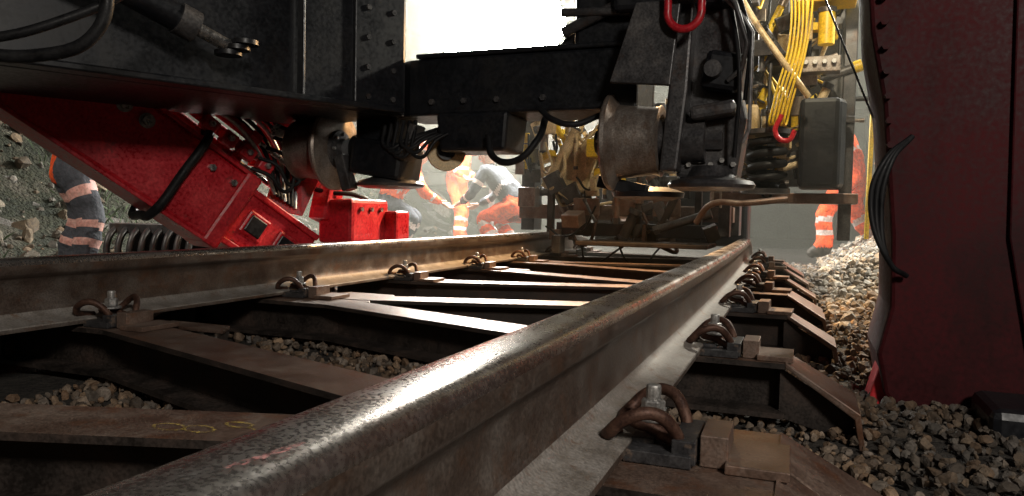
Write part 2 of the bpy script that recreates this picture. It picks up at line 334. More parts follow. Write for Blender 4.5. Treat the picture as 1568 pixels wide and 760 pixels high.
# ---------------------------------------------------------------- fastenings (mesh built once, linked)
def curve_to_mesh(pts,r,cyc=False,res=8):
    o=tube(None,'tmp',pts,r,M['clip'],True,cyc); bpy.context.view_layer.update()
    dg=bpy.context.evaluated_depsgraph_get(); me=bpy.data.meshes.new_from_object(o.evaluated_get(dg)); 
    bpy.data.objects.remove(o); return me
def fastening_mesh():
    bm=bmesh.new()
    def add(me,mi):
        k=len(bm.faces); bm.from_mesh(me); bm.faces.ensure_lookup_table()
        for f in bm.faces[k:]: f.material_index=mi; f.smooth=(mi==0)
    hp=[(-.030,.016,.026),(-.036,.042,.028),(-.030,.066,.036),(-.004,.076,.060),(.026,.066,.066),(.048,.048,.045),(.052,.034,.024),(.036,.020,.026),(.012,.017,.036),(-.008,.010,.038)]
    pts=hp+[(x,-y,z) for x,y,z in reversed(hp)]
    add(curve_to_mesh(pts,.0085),0)
    def addbox(c,s,mi,rz=0,tp=1):
        o=box(None,'t',c,s,M['clip'],(0,0,rz),0,tp); add(o.data,mi); 
        bpy.data.objects.remove(o)
    def addl(p0,ax,pr,mi,n=16):
        o=lathe(None,'t',p0,ax,pr,M['clip'],n,False); add(o.data,mi); bpy.data.objects.remove(o)
    addbox((.03,0,.008),(.085,.125,.016),2)
    addbox((.062,0,.018),(.03,.11,.030),2)
    addbox((.098,0,.020),(.034,.085,.040),3)
    addbox((.15,0,.006),(.075,.12,.012),3)
    addbox((.005,0,.012),(.03,.05,.02),2)
    addl((.014,0,.042),(0,0,1),[(0,.024),(.004,.025),(.007,.021)],1,28)
    addl((.014,0,.0495),(0,0,1),[(0,.0165),(.017,.0165),(.020,.014)],1,6)
    addl((.014,0,.067),(0,0,1),[(0,.010),(.020,.010),(.022,.008)],1,14)
    me=bpy.data.meshes.new('rail_fastening'); bm.to_mesh(me); bm.free()
    for m in('clip','bolt','blackpl','clip'): me.materials.append(M[m])
    me.materials[3]=M['sleeper']
    return me
FM=fastening_mesh()
def fasten(x,y,rot):
    o=bpy.data.objects.new('rail_fastening',FM); o.location=(x,y,ZT+.001); o.rotation_euler=(0,0,rot+random.uniform(-.05,.05)); o.scale=(1,1,1)
    COL.objects.link(o); b=o.modifiers.new('b','BEVEL'); b.width=.0015; b.segments=2; b.limit_method='ANGLE'; b.angle_limit=R(40)
for y in supR:
    if -.2<y<6.2:
        fasten(XR+.083+dx(y),y,0); fasten(XR-.083+dx(y),y,math.pi)
for y in supL:
    if -.2<y<6.6:
        fasten(XL+.083+dx(y),y,0); fasten(XL-.083+dx(y),y,math.pi)
g=grp('paint_marking')
def ribbon(pts,w,m,z):
    V=[];F=[]
    P_=[Vector((x,y,0)) for x,y in pts]; Q=[]
    for i in range(len(P_)-1):
        for k in range(5): Q.append(P_[i].lerp(P_[i+1],k/5))
    Q.append(P_[-1])
    for i,p in enumerate(Q):
        t=(Q[min(i+1,len(Q)-1)]-Q[max(i-1,0)]).normalized(); s_=Vector((-t.y,t.x,0))*w*(.5+.8*random.random())
        V+=[(p.x-s_.x,p.y-s_.y,z),(p.x+s_.x,p.y+s_.y,z)]
    for i in range(len(Q)-1): F.append((2*i,2*i+1,2*i+3,2*i+2))
    meshobj('stroke',V,F,m,g)
def loop(cx,cy,rx,ry,n=12,a0=0,a1=360): return [(cx+rx*math.cos(R(a0+(a1-a0)*i/n)),cy+ry*math.sin(R(a0+(a1-a0)*i/n))) for i in range(n+1)]
ribbon(loop(-.83,.785,.026,.014),.0026,M['chalk'],ZT+.0012); ribbon(loop(-.785,.795,.024,.014),.0026,M['chalk'],ZT+.0012)
ribbon(loop(-.75,.835,.022,.011),.0026,M['chalk'],ZT+.0012); ribbon([(-.73,.83),(-.69,.82),(-.66,.825)],.0026,M['chalk'],ZT+.0012)
ribbon([(XR+.010,.285),(XR+.015,.305),(XR+.020,.335)],.0030,M['pink'],.0010)

# ---------------------------------------------------------------- ground, ballast, hillside
def gridmesh(name,xs,ys,fz,m,smooth=True):
    V=[(x,y,fz(x,y)) for y in ys for x in xs]; nx=len(xs)
    F=[(j*nx+i,j*nx+i+1,(j+1)*nx+i+1,(j+1)*nx+i) for j in range(len(ys)-1) for i in range(nx-1)]
    return meshobj(name,V,F,m,None,smooth=smooth)
def smst(a,b,x):
    t=min(1,max(0,(x-a)/(b-a))); return t*t*(3-2*t)
def zg(x,y):
    z=-.40+.02*nz(x,y,1.3)
    d=max(0,-(x+4.9))
    z+= 2.6*smst(0,5,d)+.55*max(0,d-4)*.8+ (.18*nz(x,y,.8,3)+.1*nz(x,y,2.3,9))*smst(0,1.5,d)
    f=max(0,y-24); z+=.35*f*smst(0,8,f)*.6 if y<60 else 8.4
    e=max(0,x-5); z+=min(6,.5*e)
    return z
xs=list(np.concatenate([[-300,-120,-60,-35,-25],np.arange(-18,9,.3),[12,20,40,120,300]]))
ys=list(np.concatenate([[-300,-60,-15],np.arange(-4,40,.4),[50,80,150,400]]))
gridmesh('ground',xs,ys,zg,M['ground'])
xs2=list(np.arange(-17,-5.1,.16)); ys2=list(np.arange(-2,24,.22))
gridmesh('hillside',xs2,ys2,lambda x,y: zg(x,y)+.03+.05*nz(x,y,3.5,5),M['hill'])

def zb(x,y):
    z=-.325+.012*nz(x,y,4)
    z+=.17*smst(.16,.7,x)*smst(1.6,3.4,y)*(1+.5*nz(x,y,1.5,2))-.12*smst(1.6,2.4,x)
    z-=.06*smst(2.2,3.0,-x)
    return z
gridmesh('ballast_bed',list(np.arange(-3.6,3.2,.1)),list(np.arange(-1.5,13,.12)),lambda x,y:zb(x,y)-.01-.04*smst(2.6,3.2,x)-.07*smst(3.0,3.6,-x),M['bed'])
def ico(sub):
    bm=bmesh.new(); bmesh.ops.create_icosphere(bm,subdivisions=sub,radius=1); 
    v=np.array([x.co[:] for x in bm.verts]); f=np.array([[x.index for x in q.verts] for q in bm.faces]); bm.free(); return v,f
def stones(name,regions):
    AV=[];AF=[];AC=[];off=0
    for (x0,x1,y0,y1,dens,smin,smax,sub,tint,zf) in regions:
        v,f=ico(sub); vars_=[]
        for k in range(24):
            w=v.copy()
            for _ in range(9 if sub>1 else 3):
                nrm=np.random.randn(3); nrm/=np.linalg.norm(nrm); d=np.random.uniform(.35,.75)
                pr=w@nrm; w-=np.outer(np.maximum(0,pr-d),nrm)
            w*=np.random.uniform(.65,1.15,3); w+=np.random.randn(*w.shape)*.03
            vars_.append(w)
        cnt=int((x1-x0)*(y1-y0)*dens)
        for _ in range(cnt):
            x=random.uniform(x0,x1);y=random.uniform(y0,y1); s=smin+(smax-smin)*random.random()**1.8
            w=vars_[random.randrange(24)]
            q=np.array(Quaternion((random.gauss(0,1),random.gauss(0,1),random.gauss(0,1),random.gauss(0,1))).normalized().to_matrix())
            P_=(w*s)@q.T+np.array([x,y,zf(x,y)+random.uniform(-.2,.55)*s])
            AV.append(P_);AF.append(f+off);off+=len(v)
            c=random.choice([(1,.93,.86),(.75,.62,.5),(.85,.85,.87),(.55,.5,.46),(1.1,.92,.74),(.42,.38,.34),(.85,.64,.47),(.8,.8,.8)]); b=random.uniform(.5,1.1)
            AC.append(np.tile([c[0]*b*tint[0],c[1]*b*tint[1],c[2]*b*tint[2],1],(len(v),1)))
    V=np.concatenate(AV);F=np.concatenate(AF);C=np.concatenate(AC)
    me=bpy.data.meshes.new(name); me.vertices.add(len(V)); me.vertices.foreach_set('co',V.ravel())
    me.loops.add(F.size); me.loops.foreach_set('vertex_index',F.ravel().astype(np.int32))
    me.polygons.add(len(F)); me.polygons.foreach_set('loop_start',np.arange(0,F.size,3,dtype=np.int32)); me.polygons.foreach_set('loop_total',np.full(len(F),3,dtype=np.int32))
    me.update()
    ca=me.color_attributes.new('Col','FLOAT_COLOR','POINT'); ca.data.foreach_set('color',C.ravel())
    me.polygons.foreach_set('use_smooth',np.zeros(len(me.polygons),dtype=bool))
    me.materials.append(M['stone']); o=bpy.data.objects.new(name,me); COL.objects.link(o); return o
T=(1,1,1)
D=(.62,.58,.53)  # darker stone tint: shade painted into the near-right ballast
stones('ballast',[(-1.7,.15,.5,2.3,1700,.008,.021,2,(1,.88,.76),zb),(.15,.9,.5,2.3,2000,.008,.021,2,D,zb),(-1.8,1.2,2.3,4.6,1300,.010,.026,1,(1,.93,.86),zb),(-2.4,2.0,4.6,8,450,.018,.034,1,T,zb),(.9,2.0,.8,2.3,900,.010,.022,1,D,zb),(-2.6,-1.75,1.5,4.6,350,.018,.034,1,T,zb)])
stones('gravel_pile',[(.12,3.0,3.3,10,440,.018,.042,1,(2.2,2.25,2.2),lambda x,y:-.33+.25*smst(.1,.8,x)*smst(3.0,4.4,y)+.16*math.exp(-((x-1.8)**2/2+(y-8.0)**2/6)))])  # pale gravel, its tint raised further to paint in strong lamp light
stones('hillside_rocks',[(-12,-4.9,1,12,9,.04,.14,2,(.7,.7,.63),lambda x,y:zg(x,y)+.03),(-8.5,-3.3,1,9,40,.015,.045,1,(.8,.8,.75),lambda x,y:zg(x,y)+.03)])
def grass():
    V=[];F=[]
    for c in range(1300):
        cx=random.uniform(-13,-5.2);cy=random.uniform(.5,13)
        if nz(cx,cy,.7,4)<-.05: continue
        for b in range(16):
            x=cx+random.gauss(0,.1);y=cy+random.gauss(0,.1);z=zg(x,y)
            h=random.uniform(.06,.2);a=random.uniform(0,6.28);l=random.uniform(.02,.14);w=.006
            k=len(V); V+=[(x-w*math.sin(a),y+w*math.cos(a),z),(x+w*math.sin(a),y-w*math.cos(a),z),(x+l*.4*math.cos(a),y+l*.4*math.sin(a),z+h*.6),(x+l*math.cos(a),y+l*math.sin(a),z+h)]
            F+=[(k,k+1,k+2),(k,k+2,k+3)]
    me=bpy.data.meshes.new('grass'); me.from_pydata(V,[],F); me.materials.append(M['grass']); o=bpy.data.objects.new('grass',me); COL.objects.link(o)
grass()

# ---------------------------------------------------------------- overhead machine
mach=grp('track_renewal_machine')
prism(mach,'longitudinal_beam',[(-2.68,.55),(-1.62,2.8),(-1.70,2.86),(-2.3,3.0),(-3.3,.8)],.54,1.5,M['black'],.012)
fdir=Vector((1.06,2.25,0)).normalized(); fn=Vector((fdir.y,-fdir.x,0))
def onface(t,z,o=0):
    p=Vector((-1.62,2.8,z))-fdir*t+fn*o; return p
box(mach,'bottom_flange',onface(.9,.555,.02),(1.7,.10,.025),M['black'],(0,0,math.atan2(fdir.y,fdir.x)))
box(mach,'splice_plate',onface(.14,.80,.008),(.24,.02,.46),M['black'],(0,0,math.atan2(fdir.y,fdir.x)))
for z in(.60,.72,.84,.96):
    for t in(.08,.2): cyl(mach,'beam_bolt',onface(t,z,.015),onface(t,z,.027),.012,M['grey'],6)
box(mach,'stiffener',onface(.5,.8,.03),(.012,.05,.5),M['black'],(0,0,math.atan2(fdir.y,fdir.x)))
prism(mach,'cross_beam',[(-1.61,2.82),(-.62,2.82),(-.62,3.12),(-1.70,3.12),(-1.72,2.87)],.545,.785,M['black'],.012)
box(mach,'cross_beam_flange',(-1.12,2.97,.796),(.92,.32,.02),M['black'])
box(mach,'hanger_block',(-1.31,2.92,.47),(.30,.22,.16),M['black'],bevel=.015,taper=1.1)
box(mach,'beam_stub',(-.72,2.98,1.0),(.34,.25,.44),M['black'],bevel=.02)
plate(mach,'stub_gusset',[(-.90,2.9,.80),(-.98,2.9,.80),(-.90,2.9,.90)],.02,M['black'],(0,1,0))
cyl(mach,'stub_pipe',(-.93,2.85,.86),(-.60,2.80,.98),.022,M['grey']); cyl(mach,'stub_pipe',(-.93,2.82,.93),(-.65,2.80,.91),.016,M['grey'])
for x in(-1.5,-1.35,-1.2,-1.0): cyl(mach,'beam_bolt',(x,2.82,.60),(x,2.805,.60),.013,M['grey'],6)
cyl(mach,'hydraulic_cylinder',onface(1.35,.86,.18),onface(.95,.72,.16),.045,M['black'])
cyl(mach,'piston_rod',onface(.95,.72,.16),onface(.82,.675,.15),.022,M['chrome'])
cyl(mach,'cylinder_gland',onface(1.0,.738,.163),onface(.94,.717,.16),.052,M['grey'])
for i in range(3):
    cyl(mach,'clevis_ring',onface(.82-.02*i,.65+.018*i,.13+.02*i),onface(.82-.02*i,.665+.018*i,.13+.02*i),.045,M['black'],18)
for i,(pts,r) in enumerate([([(-1.95,1.0,.66),(-1.86,1.14,.505),(-1.72,1.25,.49),(-1.62,1.31,.55),(-1.60,1.33,.73)],.016),([(-2.05,1.05,.53),(-1.85,1.18,.52),(-1.70,1.32,.60),(-1.6,1.5,.75)],.012)]):
    tube(mach,'hose',pts,r,M['rubber'])

def wheelset(x,sgn,y=2.87,z=.42):
    g=grp('flanged_wheel')
    pr=[(0,.06),(.002,.155),(.006,.180),(.014,.188),(.028,.186),(.038,.160),(.05,.142),(.15,.132),(.195,.130),(.21,.136),(.215,.12),(.212,.10),(.19,.095),(.18,.06),(.23,.055),(.232,.03)]
    lathe(g,'wheel_tread',(x,y,z),(sgn,0,0),pr,M['wheel'],56)
    lathe(g,'hub_cap',(x+sgn*.005,y,z),(-sgn,0,0),[(0,.09),(.02,.085),(.03,.05),(.05,.045)],M['grey'],32)
    for i in range(8):
        a=i*math.pi/4; p=Vector((x-sgn*.012,y+.068*math.cos(a),z+.068*math.sin(a))); cyl(g,'hub_bolt',p,p+Vector((-sgn*.018,0,0)),.008,M['bolt'],6)
    return g
wheelset(-.735,1,2.84,.42); wheelset(-2.0,-1,2.86,.41)
b=grp('wheel_bogie')
plate(b,'carrier_plate',[(-.69,2.66,.62),(-.47,2.66,.60),(-.44,2.66,.90),(-.60,2.66,.90)],.03,M['grey'],(0,1,0))
plate(b,'swing_arm',[(-.515,2.74,.30),(-.45,2.74,.30),(-.42,2.74,.60),(-.40,2.74,1.02),(-.52,2.74,1.02),(-.485,2.74,.66)],.16,M['grey'],(0,1,0),.01)
plate(b,'body_casting',[(-.47,2.84,.28),(-.25,2.84,.28),(-.22,2.84,.50),(-.25,2.84,.62),(-.22,2.84,.80),(-.29,2.84,1.05),(-.47,2.84,1.05)],.22,M['grey'],(0,1,0),.015)
box(b,'head_housing',(-.50,2.9,1.0),(.42,.3,.2),M['black'],bevel=.02)
lathe(b,'guide_disc',(-.34,2.86,.235),(0,0,1),[(0,.12),(.008,.155),(.02,.16),(.035,.15),(.05,.09),(.09,.07)],M['grey'],40)
lathe(b,'guide_disc_rim',(-.60,2.98,.20),(0,0,1),[(0,.10),(.01,.14),(.03,.145),(.05,.09)],M['black'],40)
box(b,'rail_clamp',(-.68,2.95,.25),(.2,.2,.05),M['black'],(0,.2,0))
cyl(b,'axle_boss',(-.53,2.84,.42),(-.36,2.84,.42),.085,M['grey'],30)
cyl(b,'axle_nut',(-.36,2.84,.42),(-.30,2.84,.42),.04,M['grey'],6)
for i in range(5): 
    cyl(b,'casting_bolt',(-.42+.04*i,2.84,.33+.015*(i%2)),(-.42+.04*i,2.82,.33+.015*(i%2)),.01,M['bolt'],6)
box(b,'side_lug',(-.30,2.80,.66),(.14,.10,.14),M['black'],(0,.2,0),bevel=.02)
box(b,'side_lug',(-.33,2.78,.52),(.16,.10,.05),M['grey'],(0,-.15,0),bevel=.015)
cyl(b,'lug_pin',(-.33,2.74,.66),(-.33,2.70,.66),.03,M['grey'],20)
tube(b,'guard_pipe',[(-.32,2.72,.93),(-.235,2.72,.84),(-.20,2.72,.78),(-.20,2.72,.45),(-.22,2.74,.40)],.007,M['mast'],False)
tube(b,'guard_pipe',[(-.36,2.7,.99),(-.26,2.7,.88),(-.215,2.7,.74),(-.23,2.72,.66),(-.28,2.74,.62)],.009,M['grey'],False)
for k,(a,c) in enumerate([((-.26,2.75,.95),(-.22,2.75,.55)),((-.29,2.76,.95),(-.25,2.76,.35))]): tube(b,'hose',[a,((a[0]+c[0])/2+.03,2.72,(a[2]+c[2])/2),c],.008,M['rubber'])
s=grp('lifting_shackle')
ring=[(-.42+.058*math.cos(t),2.62,.845+.062*math.sin(t)) for t in [R(a) for a in range(150,391,20)]]
ring=[(-.48,2.62,.93)]+ring[1:-1]+[(-.36,2.62,.93)]
tube(s,'bow',ring,.014,M['red']); cyl(s,'pin',(-.50,2.62,.925),(-.34,2.62,.925),.014,M['red'],16); box(s,'lug',(-.42,2.66,.93),(.06,.09,.08),M['grey'])
b=grp('wheel_bogie')
box(b,'hanger',(-1.80,2.95,.50),(.20,.22,.30),M['black'],bevel=.015)
box(b,'carrier',(-1.74,2.85,.36),(.26,.2,.16),M['black'],(0,.15,0),bevel=.02)
lathe(b,'guide_disc',(-1.74,2.88,.235),(0,0,1),[(0,.11),(.008,.15),(.02,.155),(.03,.14),(.05,.08)],M['grey'],40)
cyl(b,'axle_boss',(-1.93,2.9,.41),(-1.7,2.9,.41),.07,M['black'],30)
box(b,'bracket',(-1.60,2.82,.42),(.03,.10,.18),M['grey'],(0,.35,0))
box(b,'bracket',(-1.92,2.80,.30),(.05,.06,.16),M['grey'],(0,-.3,0))
for i in range(6):
    x=-1.72+.03*i; tube(b,'hose',[(x,2.80,.52),(x+.05,2.74,.40-.02*(i%3)),(x+.12,2.78,.44),(x+.22,2.9,.5)],.008,M['rubber'])
cyl(b,'round_cover',(-1.50,2.95,.40),(-1.47,2.90,.40),.085,M['beige'],30)
cyl(b,'round_cover_hub',(-1.49,2.92,.40),(-1.46,2.88,.40),.04,M['black'],30)
tube(mach,'hose',[(-1.22,2.78,.45),(-1.18,2.74,.36),(-1.08,2.72,.34),(-1.0,2.75,.42),(-1.0,2.85,.52)],.014,M['rubber'])
tube(mach,'hose',[(-1.0,2.78,.55),(-.93,2.74,.50),(-.85,2.74,.48),(-.76,2.8,.52)],.012,M['rubber'])

# ---------------------------------------------------------------- hydraulics generator
def clutter(parent,x0,x1,y0,y1,z0,z1,nb,nc,nh,mats,sc=1,seed=1,hm=('rubber','beige','yellow')):
    rd=random.Random(seed)
    def pt(): return Vector((rd.uniform(x0,x1),rd.uniform(y0,y1),rd.uniform(z0,z1)))
    for i in range(nb):
        s=[rd.uniform(.03,.16)*sc for _ in range(3)]; box(parent,'valve_block',pt(),s,M[rd.choice(mats)],(rd.choice([0,0,.3]),rd.choice([0,0,-.4]),rd.uniform(-.3,.3)),bevel=.005)
    for i in range(nc):
        p=pt(); d=Vector(rd.choice([(1,0,0),(0,0,1),(0,0,1),(.4,0,.9),(-.5,.2,.8),(.9,0,.3)])).normalized()*rd.uniform(.08,.4)*sc; r=rd.uniform(.010,.04)*sc
        cyl(parent,'cylinder',p,p+d,r,M[rd.choice(mats)],16)
        cyl(parent,'gland',p+d*.9,p+d*1.06,r*1.3,M[rd.choice(mats)],12)
        cyl(parent,'fitting',p-d*.04,p+d*.06,r*1.25,M['grey'],6)
    for i in range(nh):
        a=pt();c=pt(); c=a+(c-a)*.6; m_=(a+c)/2+Vector((rd.uniform(-.08,.08),-.05,-rd.uniform(.05,.22)*sc))
        tube(parent,'hose',[a,m_,c],rd.uniform(.007,.016)*sc,M[rd.choice(hm)])

fu=grp('ballast_tamping_unit')
fm=['beige','beige','grey','yellow','wheel']
for x in(-2.25,-.55): box(fu,'frame_post',(x,6.1,.75),(.12,.2,1.5),M['grey'])
box(fu,'frame_beam',(-1.4,5.95,.16),(1.75,.18,.12),M['sleeper']); box(fu,'frame_beam',(-1.4,6.1,1.35),(2.0,.2,.25),M['black'])
box(fu,'frame_beam',(-1.2,5.5,.03),(1.2,.12,.10),M['black'])
for x in(-1.55,-1.25,-.95): box(fu,'hanging_plate',(x,5.4,.20),(.2,.03,.13),M['sleeper'],(.15,0,0))
for x in(-1.9,-1.6,-1.05,-.75): box(fu,'hanging_strut',(x,5.6,.15),(.05,.06,.36),M['sleeperside'])
box(fu,'lower_tray',(-1.05,5.2,-.06),(.9,.5,.03),M['sleeperside'])
box(fu,'rear_housing',(-1.1,6.5,.35),(1.3,.3,.9),M['black'],bevel=.03)
box(fu,'work_head',(-1.75,5.75,.50),(.30,.22,.34),M['beige'],(0,.25,0),bevel=.03); cyl(fu,'work_head_motor',(-1.62,5.6,.62),(-1.42,5.6,.78),.07,M['beige'],24); cyl(fu,'work_head_cylinder',(-1.95,5.6,.35),(-1.70,5.6,.80),.045,M['beige'],20)
clutter(fu,-2.2,-1.35,5.5,6.0,.25,.88,34,28,28,fm,1,3,('beige','beige','rubber'))
clutter(fu,-1.5,-.55,5.6,6.3,.3,1.1,16,14,12,['grey','black','beige'],1.2,5,('rubber','rubber','beige'))
clutter(fu,-1.9,-.6,5.1,5.9,-.12,.22,16,12,8,['sleeperside','sleeper','grey'],1,6,('rubber','clip') )
ru=grp('hydraulic_power_unit',(-.07,0,0))
for x in(-.48,.30): box(ru,'frame_post',(x,5.5,.85),(.08,.12,1.7),M['grey'])
box(ru,'cabinet',(-.25,5.65,1.45),(.30,.3,.5),M['grey']); box(ru,'upper_box',(.16,5.2,1.56),(.30,.25,.10),M['yellow'])
box(ru,'rear_panel',(-.08,5.85,1.05),(.72,.06,1.35),M['grey'])
box(ru,'gearbox',(-.36,5.2,.78),(.22,.25,.20),M['beige'],bevel=.02); box(ru,'motor_block',(-.08,5.5,.80),(.28,.3,.26),M['grey'],bevel=.03)
prism(ru,'tank',[(.0,5.15),(.24,5.15),(.28,5.25),(.28,5.5),(0,5.5)],.34,.92,M['black'],.03)
cyl(ru,'oil_filter',(.14,5.15,1.25),(.14,5.15,1.45),.05,M['yellow']); cyl(ru,'oil_filter_cap',(.14,5.15,1.45),(.14,5.15,1.48),.056,M['grey'])
cyl(ru,'oil_filter',(.02,5.12,1.28),(.02,5.12,1.44),.04,M['beige']); cyl(ru,'accumulator',(-.40,5.1,1.15),(-.40,5.1,1.45),.05,M['grey'])
box(ru,'manifold',(.08,5.15,1.12),(.3,.12,.10),M['wheel']); 
for i in range(5): cyl(ru,'manifold_plug',(-.03+.055*i,5.10,1.13),(-.03+.055*i,5.06,1.13),.015,M['bolt'],6)
box(ru,'base_beam',(-.1,5.5,.28),(.95,.25,.07),M['sleeper'])
helix=[(-.19+.105*math.cos(a),5.1+.105*math.sin(a),.34+a*.0125) for a in np.arange(0,6.28*4.2,.35)]
tube(ru,'coil_spring',helix,.026,M['rubber']); cyl(ru,'spring_seat',(-.19,5.1,.30),(-.19,5.1,.33),.15,M['grey'],30); cyl(ru,'spring_cap',(-.19,5.1,.68),(-.19,5.1,.71),.15,M['grey'],30)
clutter(ru,-.48,.28,5.15,5.6,.7,1.75,40,34,16,['yellow','beige','grey','grey','black','wheel'],.9,11,('rubber','yellow','beige'))
clutter(ru,-.48,.0,5.2,5.6,.35,.75,12,9,6,['grey','black','beige'],.9,12)
for i in range(5):
    x=-.12+.022*i; tube(ru,'cable',[(x+.03,4.95,1.75),(x+.05,4.92,1.25),(x-.03,4.9,.86),(x-.05,4.92,.72),(x-.02,4.95,.84),(x+.07,5.0,1.3),(x+.09,5.0,1.75)],.007,M['yellow'])
tube(ru,'long_hose',[(-.45,5.0,1.7),(-.3,4.9,1.4),(-.1,4.9,1.1),(.05,5.0,.9)],.02,M['beige'])
tube(ru,'hook',[(-.1,4.88,.78),(-.13,4.88,.66),(-.06,4.88,.62),(-.02,4.88,.68)],.016,M['red'])
for i,(x) in enumerate([-.62,-.57]): tube(ru,'thin_rod',[(x+.1,4.9,1.7),(x+.12,4.9,.2)],.008,M['wheel'],False)
tube(ru,'low_pipe',[(-.60,4.9,.10),(-.50,4.85,.22),(-.3,4.85,.23),(-.05,4.9,.26)],.02,M['sleeper'])
gr=grp('guard_rail')
tube(gr,'post',[(.56,6.2,-.15),(.54,6.2,1.35)],.028,M['yellow'],False)
tube(gr,'post',[(.42,6.2,0),(.43,6.2,1.30)],.018,M['yellow'],False)
tube(gr,'rail_bar',[(.40,6.2,1.33),(.60,6.2,1.32)],.022,M['yellow'],False)
tube(gr,'rail_bar',[(.42,6.2,.85),(.55,6.2,.86)],.016,M['yellow'],False)

# ---------------------------------------------------------------- dark red column on the right
rc=grp('machine_support_leg')
V2=[(.10,.95),(.13,.60),(.165,.42),(.195,.1),(.20,-.08),(.175,-.20),(.195,-.30),(.28,-.40),(1.5,-.45),(1.6,1.4),(.07,1.4)]
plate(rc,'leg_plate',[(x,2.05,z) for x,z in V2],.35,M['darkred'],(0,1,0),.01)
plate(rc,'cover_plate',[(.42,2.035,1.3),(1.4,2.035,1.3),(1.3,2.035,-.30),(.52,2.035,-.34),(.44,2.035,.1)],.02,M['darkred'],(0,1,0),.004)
for i in range(12): 
    z=.98-i*.06; x=.10+ (.95-z)*.085+.03; cyl(rc,'leg_bolt',(x,2.055,z),(x,2.03,z),.009,M['darkred'],6)
for k in range(3):
    tube(rc,'hose',[(.23,2.04,.34),(.185-.008*k,2.0,.28),(.165-.012*k,1.99,.14+.02*k),(.19,1.99,.03),(.23,2.03,.0)],.0065,M['rubber'])
box(rc,'lower_bracket',(.235,2.15,-.24),(.10,.12,.22),M['red'],(0,.25,0)); 
tube(rc,'thin_rod',[(.02,2.4,.80),(.16,2.3,.42)],.003,M['chrome'],False)
box(rc,'foot_shoe',(1.0,1.92,-.32),(1.25,.22,.12),M['black'],bevel=.02)

# ---------------------------------------------------------------- red crane boom on the left
cb=grp('crane_boom')
def beamrot(p0,p1):
    d,s_,u=frame(Vector(p1)-Vector(p0)); return Matrix((s_,d,u)).transposed(),d,s_,u
def boombox(name,p0,p1,w,h,m,bev=.015):
    q,d,s_,u=beamrot(p0,p1); c=(Vector(p0)+Vector(p1))/2; L=(Vector(p1)-Vector(p0)).length
    box(cb,name,c,(w,L,h),m,q,bev); return q,d,s_,u
A=Vector((-3.20,1.30,1.17)); B=Vector((-2.50,2.68,.12))
q,d,s_,u=boombox('outer_section',A,B,.24,.34,M['red'])
boombox('outer_lip',B-d*.05,B+d*.03,.28,.38,M['red'])
boombox('edge_plate',A+u*.178,B+u*.178,.27,.018,M['red'],.004)
boombox('edge_plate',A-u*.178,B-u*.178,.27,.018,M['red'],.004)
C0=B-d*.1; C1=B+d*.42
boombox('inner_section',C0,C1,.19,.25,M['red'])
boombox('wear_plate',C0+u*.13,C1+u*.13,.22,.03,M['red'],.006)
boombox('wear_plate',C0-u*.13,C1-u*.13,.22,.03,M['red'],.006)
for t in(.13,.30):
    p=B+d*t+s_*.093; q2,_,_,_=beamrot(C0,C1); box(cb,'pocket_frame',p,(.02,.12,.12),M['red'],q2,.01); box(cb,'pocket',p+s_*.009,(.012,.085,.085),M['black'],q2,.01)
LA=(B-A).length
for t in(.62,.675,.73): 
    p=A+d*(LA*t)+s_*.12+u*.10; cyl(cb,'boom_bolt',p,p+s_*.028,.022,M['chrome'],6); cyl(cb,'boom_washer',p,p+s_*.006,.032,M['bolt'],16)
for t in(.90,.96): p=A+d*(LA*t)+s_*.12+u*.10; cyl(cb,'boom_bolt',p,p+s_*.022,.016,M['chrome'],6)
ringp=[B-d*.28+s_*(.15*sx)+u*(.20*sz) for sx,sz in((1,-1),(1.1,0),(1,1),(0,1.15),(-1,1),(-1.1,0),(-1,-1),(0,-1.1))]
tube(cb,'strap_hose',[tuple(p) for p in ringp],.02,M['rubber'],True,True)
E=Vector((-2.14,3.2,.08))
box(cb,'end_head',E,(.20,.34,.22),M['red'],(0,0,.0),.02); box(cb,'end_head_step',E+Vector((.04,.20,-.03)),(.26,.14,.17),M['red'],(0,0,0),.015)
box(cb,'end_head_plate',E+Vector((-.08,-.12,.1)),(.10,.12,.22),M['red'],(-.3,0,0),.012)
for i in range(3): cyl(cb,'head_bolt',E+Vector((.10,-.1+.09*i,.06)),E+Vector((.115,-.1+.09*i,.06)),.012,M['chrome'],6)
plate(cb,'bracket',[(-2.42,2.85,.14),(-2.28,2.95,.10),(-2.22,3.0,.28),(-2.30,2.95,.45),(-2.38,2.9,.34)],.03,M['red'],(.8,-.5,0))
plate(cb,'bracket',[(-2.52,2.85,.34),(-2.36,2.95,.30),(-2.34,3.0,.48),(-2.40,2.95,.60),(-2.50,2.9,.56)],.04,M['red'],(.8,-.5,0))
cyl(cb,'pivot_pin',(-2.46,2.96,.50),(-2.34,2.86,.50),.035,M['chrome'],20)
for i in range(3):
    o=u*(.22+.055*i)+s_*(.02+.04*i)
    cyl(cb,'small_cylinder',B-d*.55+o,B-d*.1+o,.026,M['red'],16); cyl(cb,'small_rod',B-d*.1+o,B+d*.12+o,.012,M['chrome'],12)
    cyl(cb,'small_gland',B-d*.13+o,B-d*.08+o,.034,M['red'],6)
for i in range(7):
    o=u*(.24+.03*i)+s_*(.12-.02*i)
    p0=B-d*.5+o;p1=B-d*(.1-.03*i)+o+u*.06;p2=B+d*(.12+.02*i)+u*.18+s_*.1
    tube(cb,'hose',[tuple(p0),tuple((p0+p1)/2+u*.05),tuple(p1),tuple(p2)],.010,M['rubber'] if i%3 else M['mast'])
for i in range(4):
    p=B-d*(.3-.1*i)+u*.25+s_*.12; box(cb,'valve',p,(.06,.07,.06),M['red'],q,.008); cyl(cb,'nut',p+s_*.03,p+s_*.05,.014,M['chrome'],6)
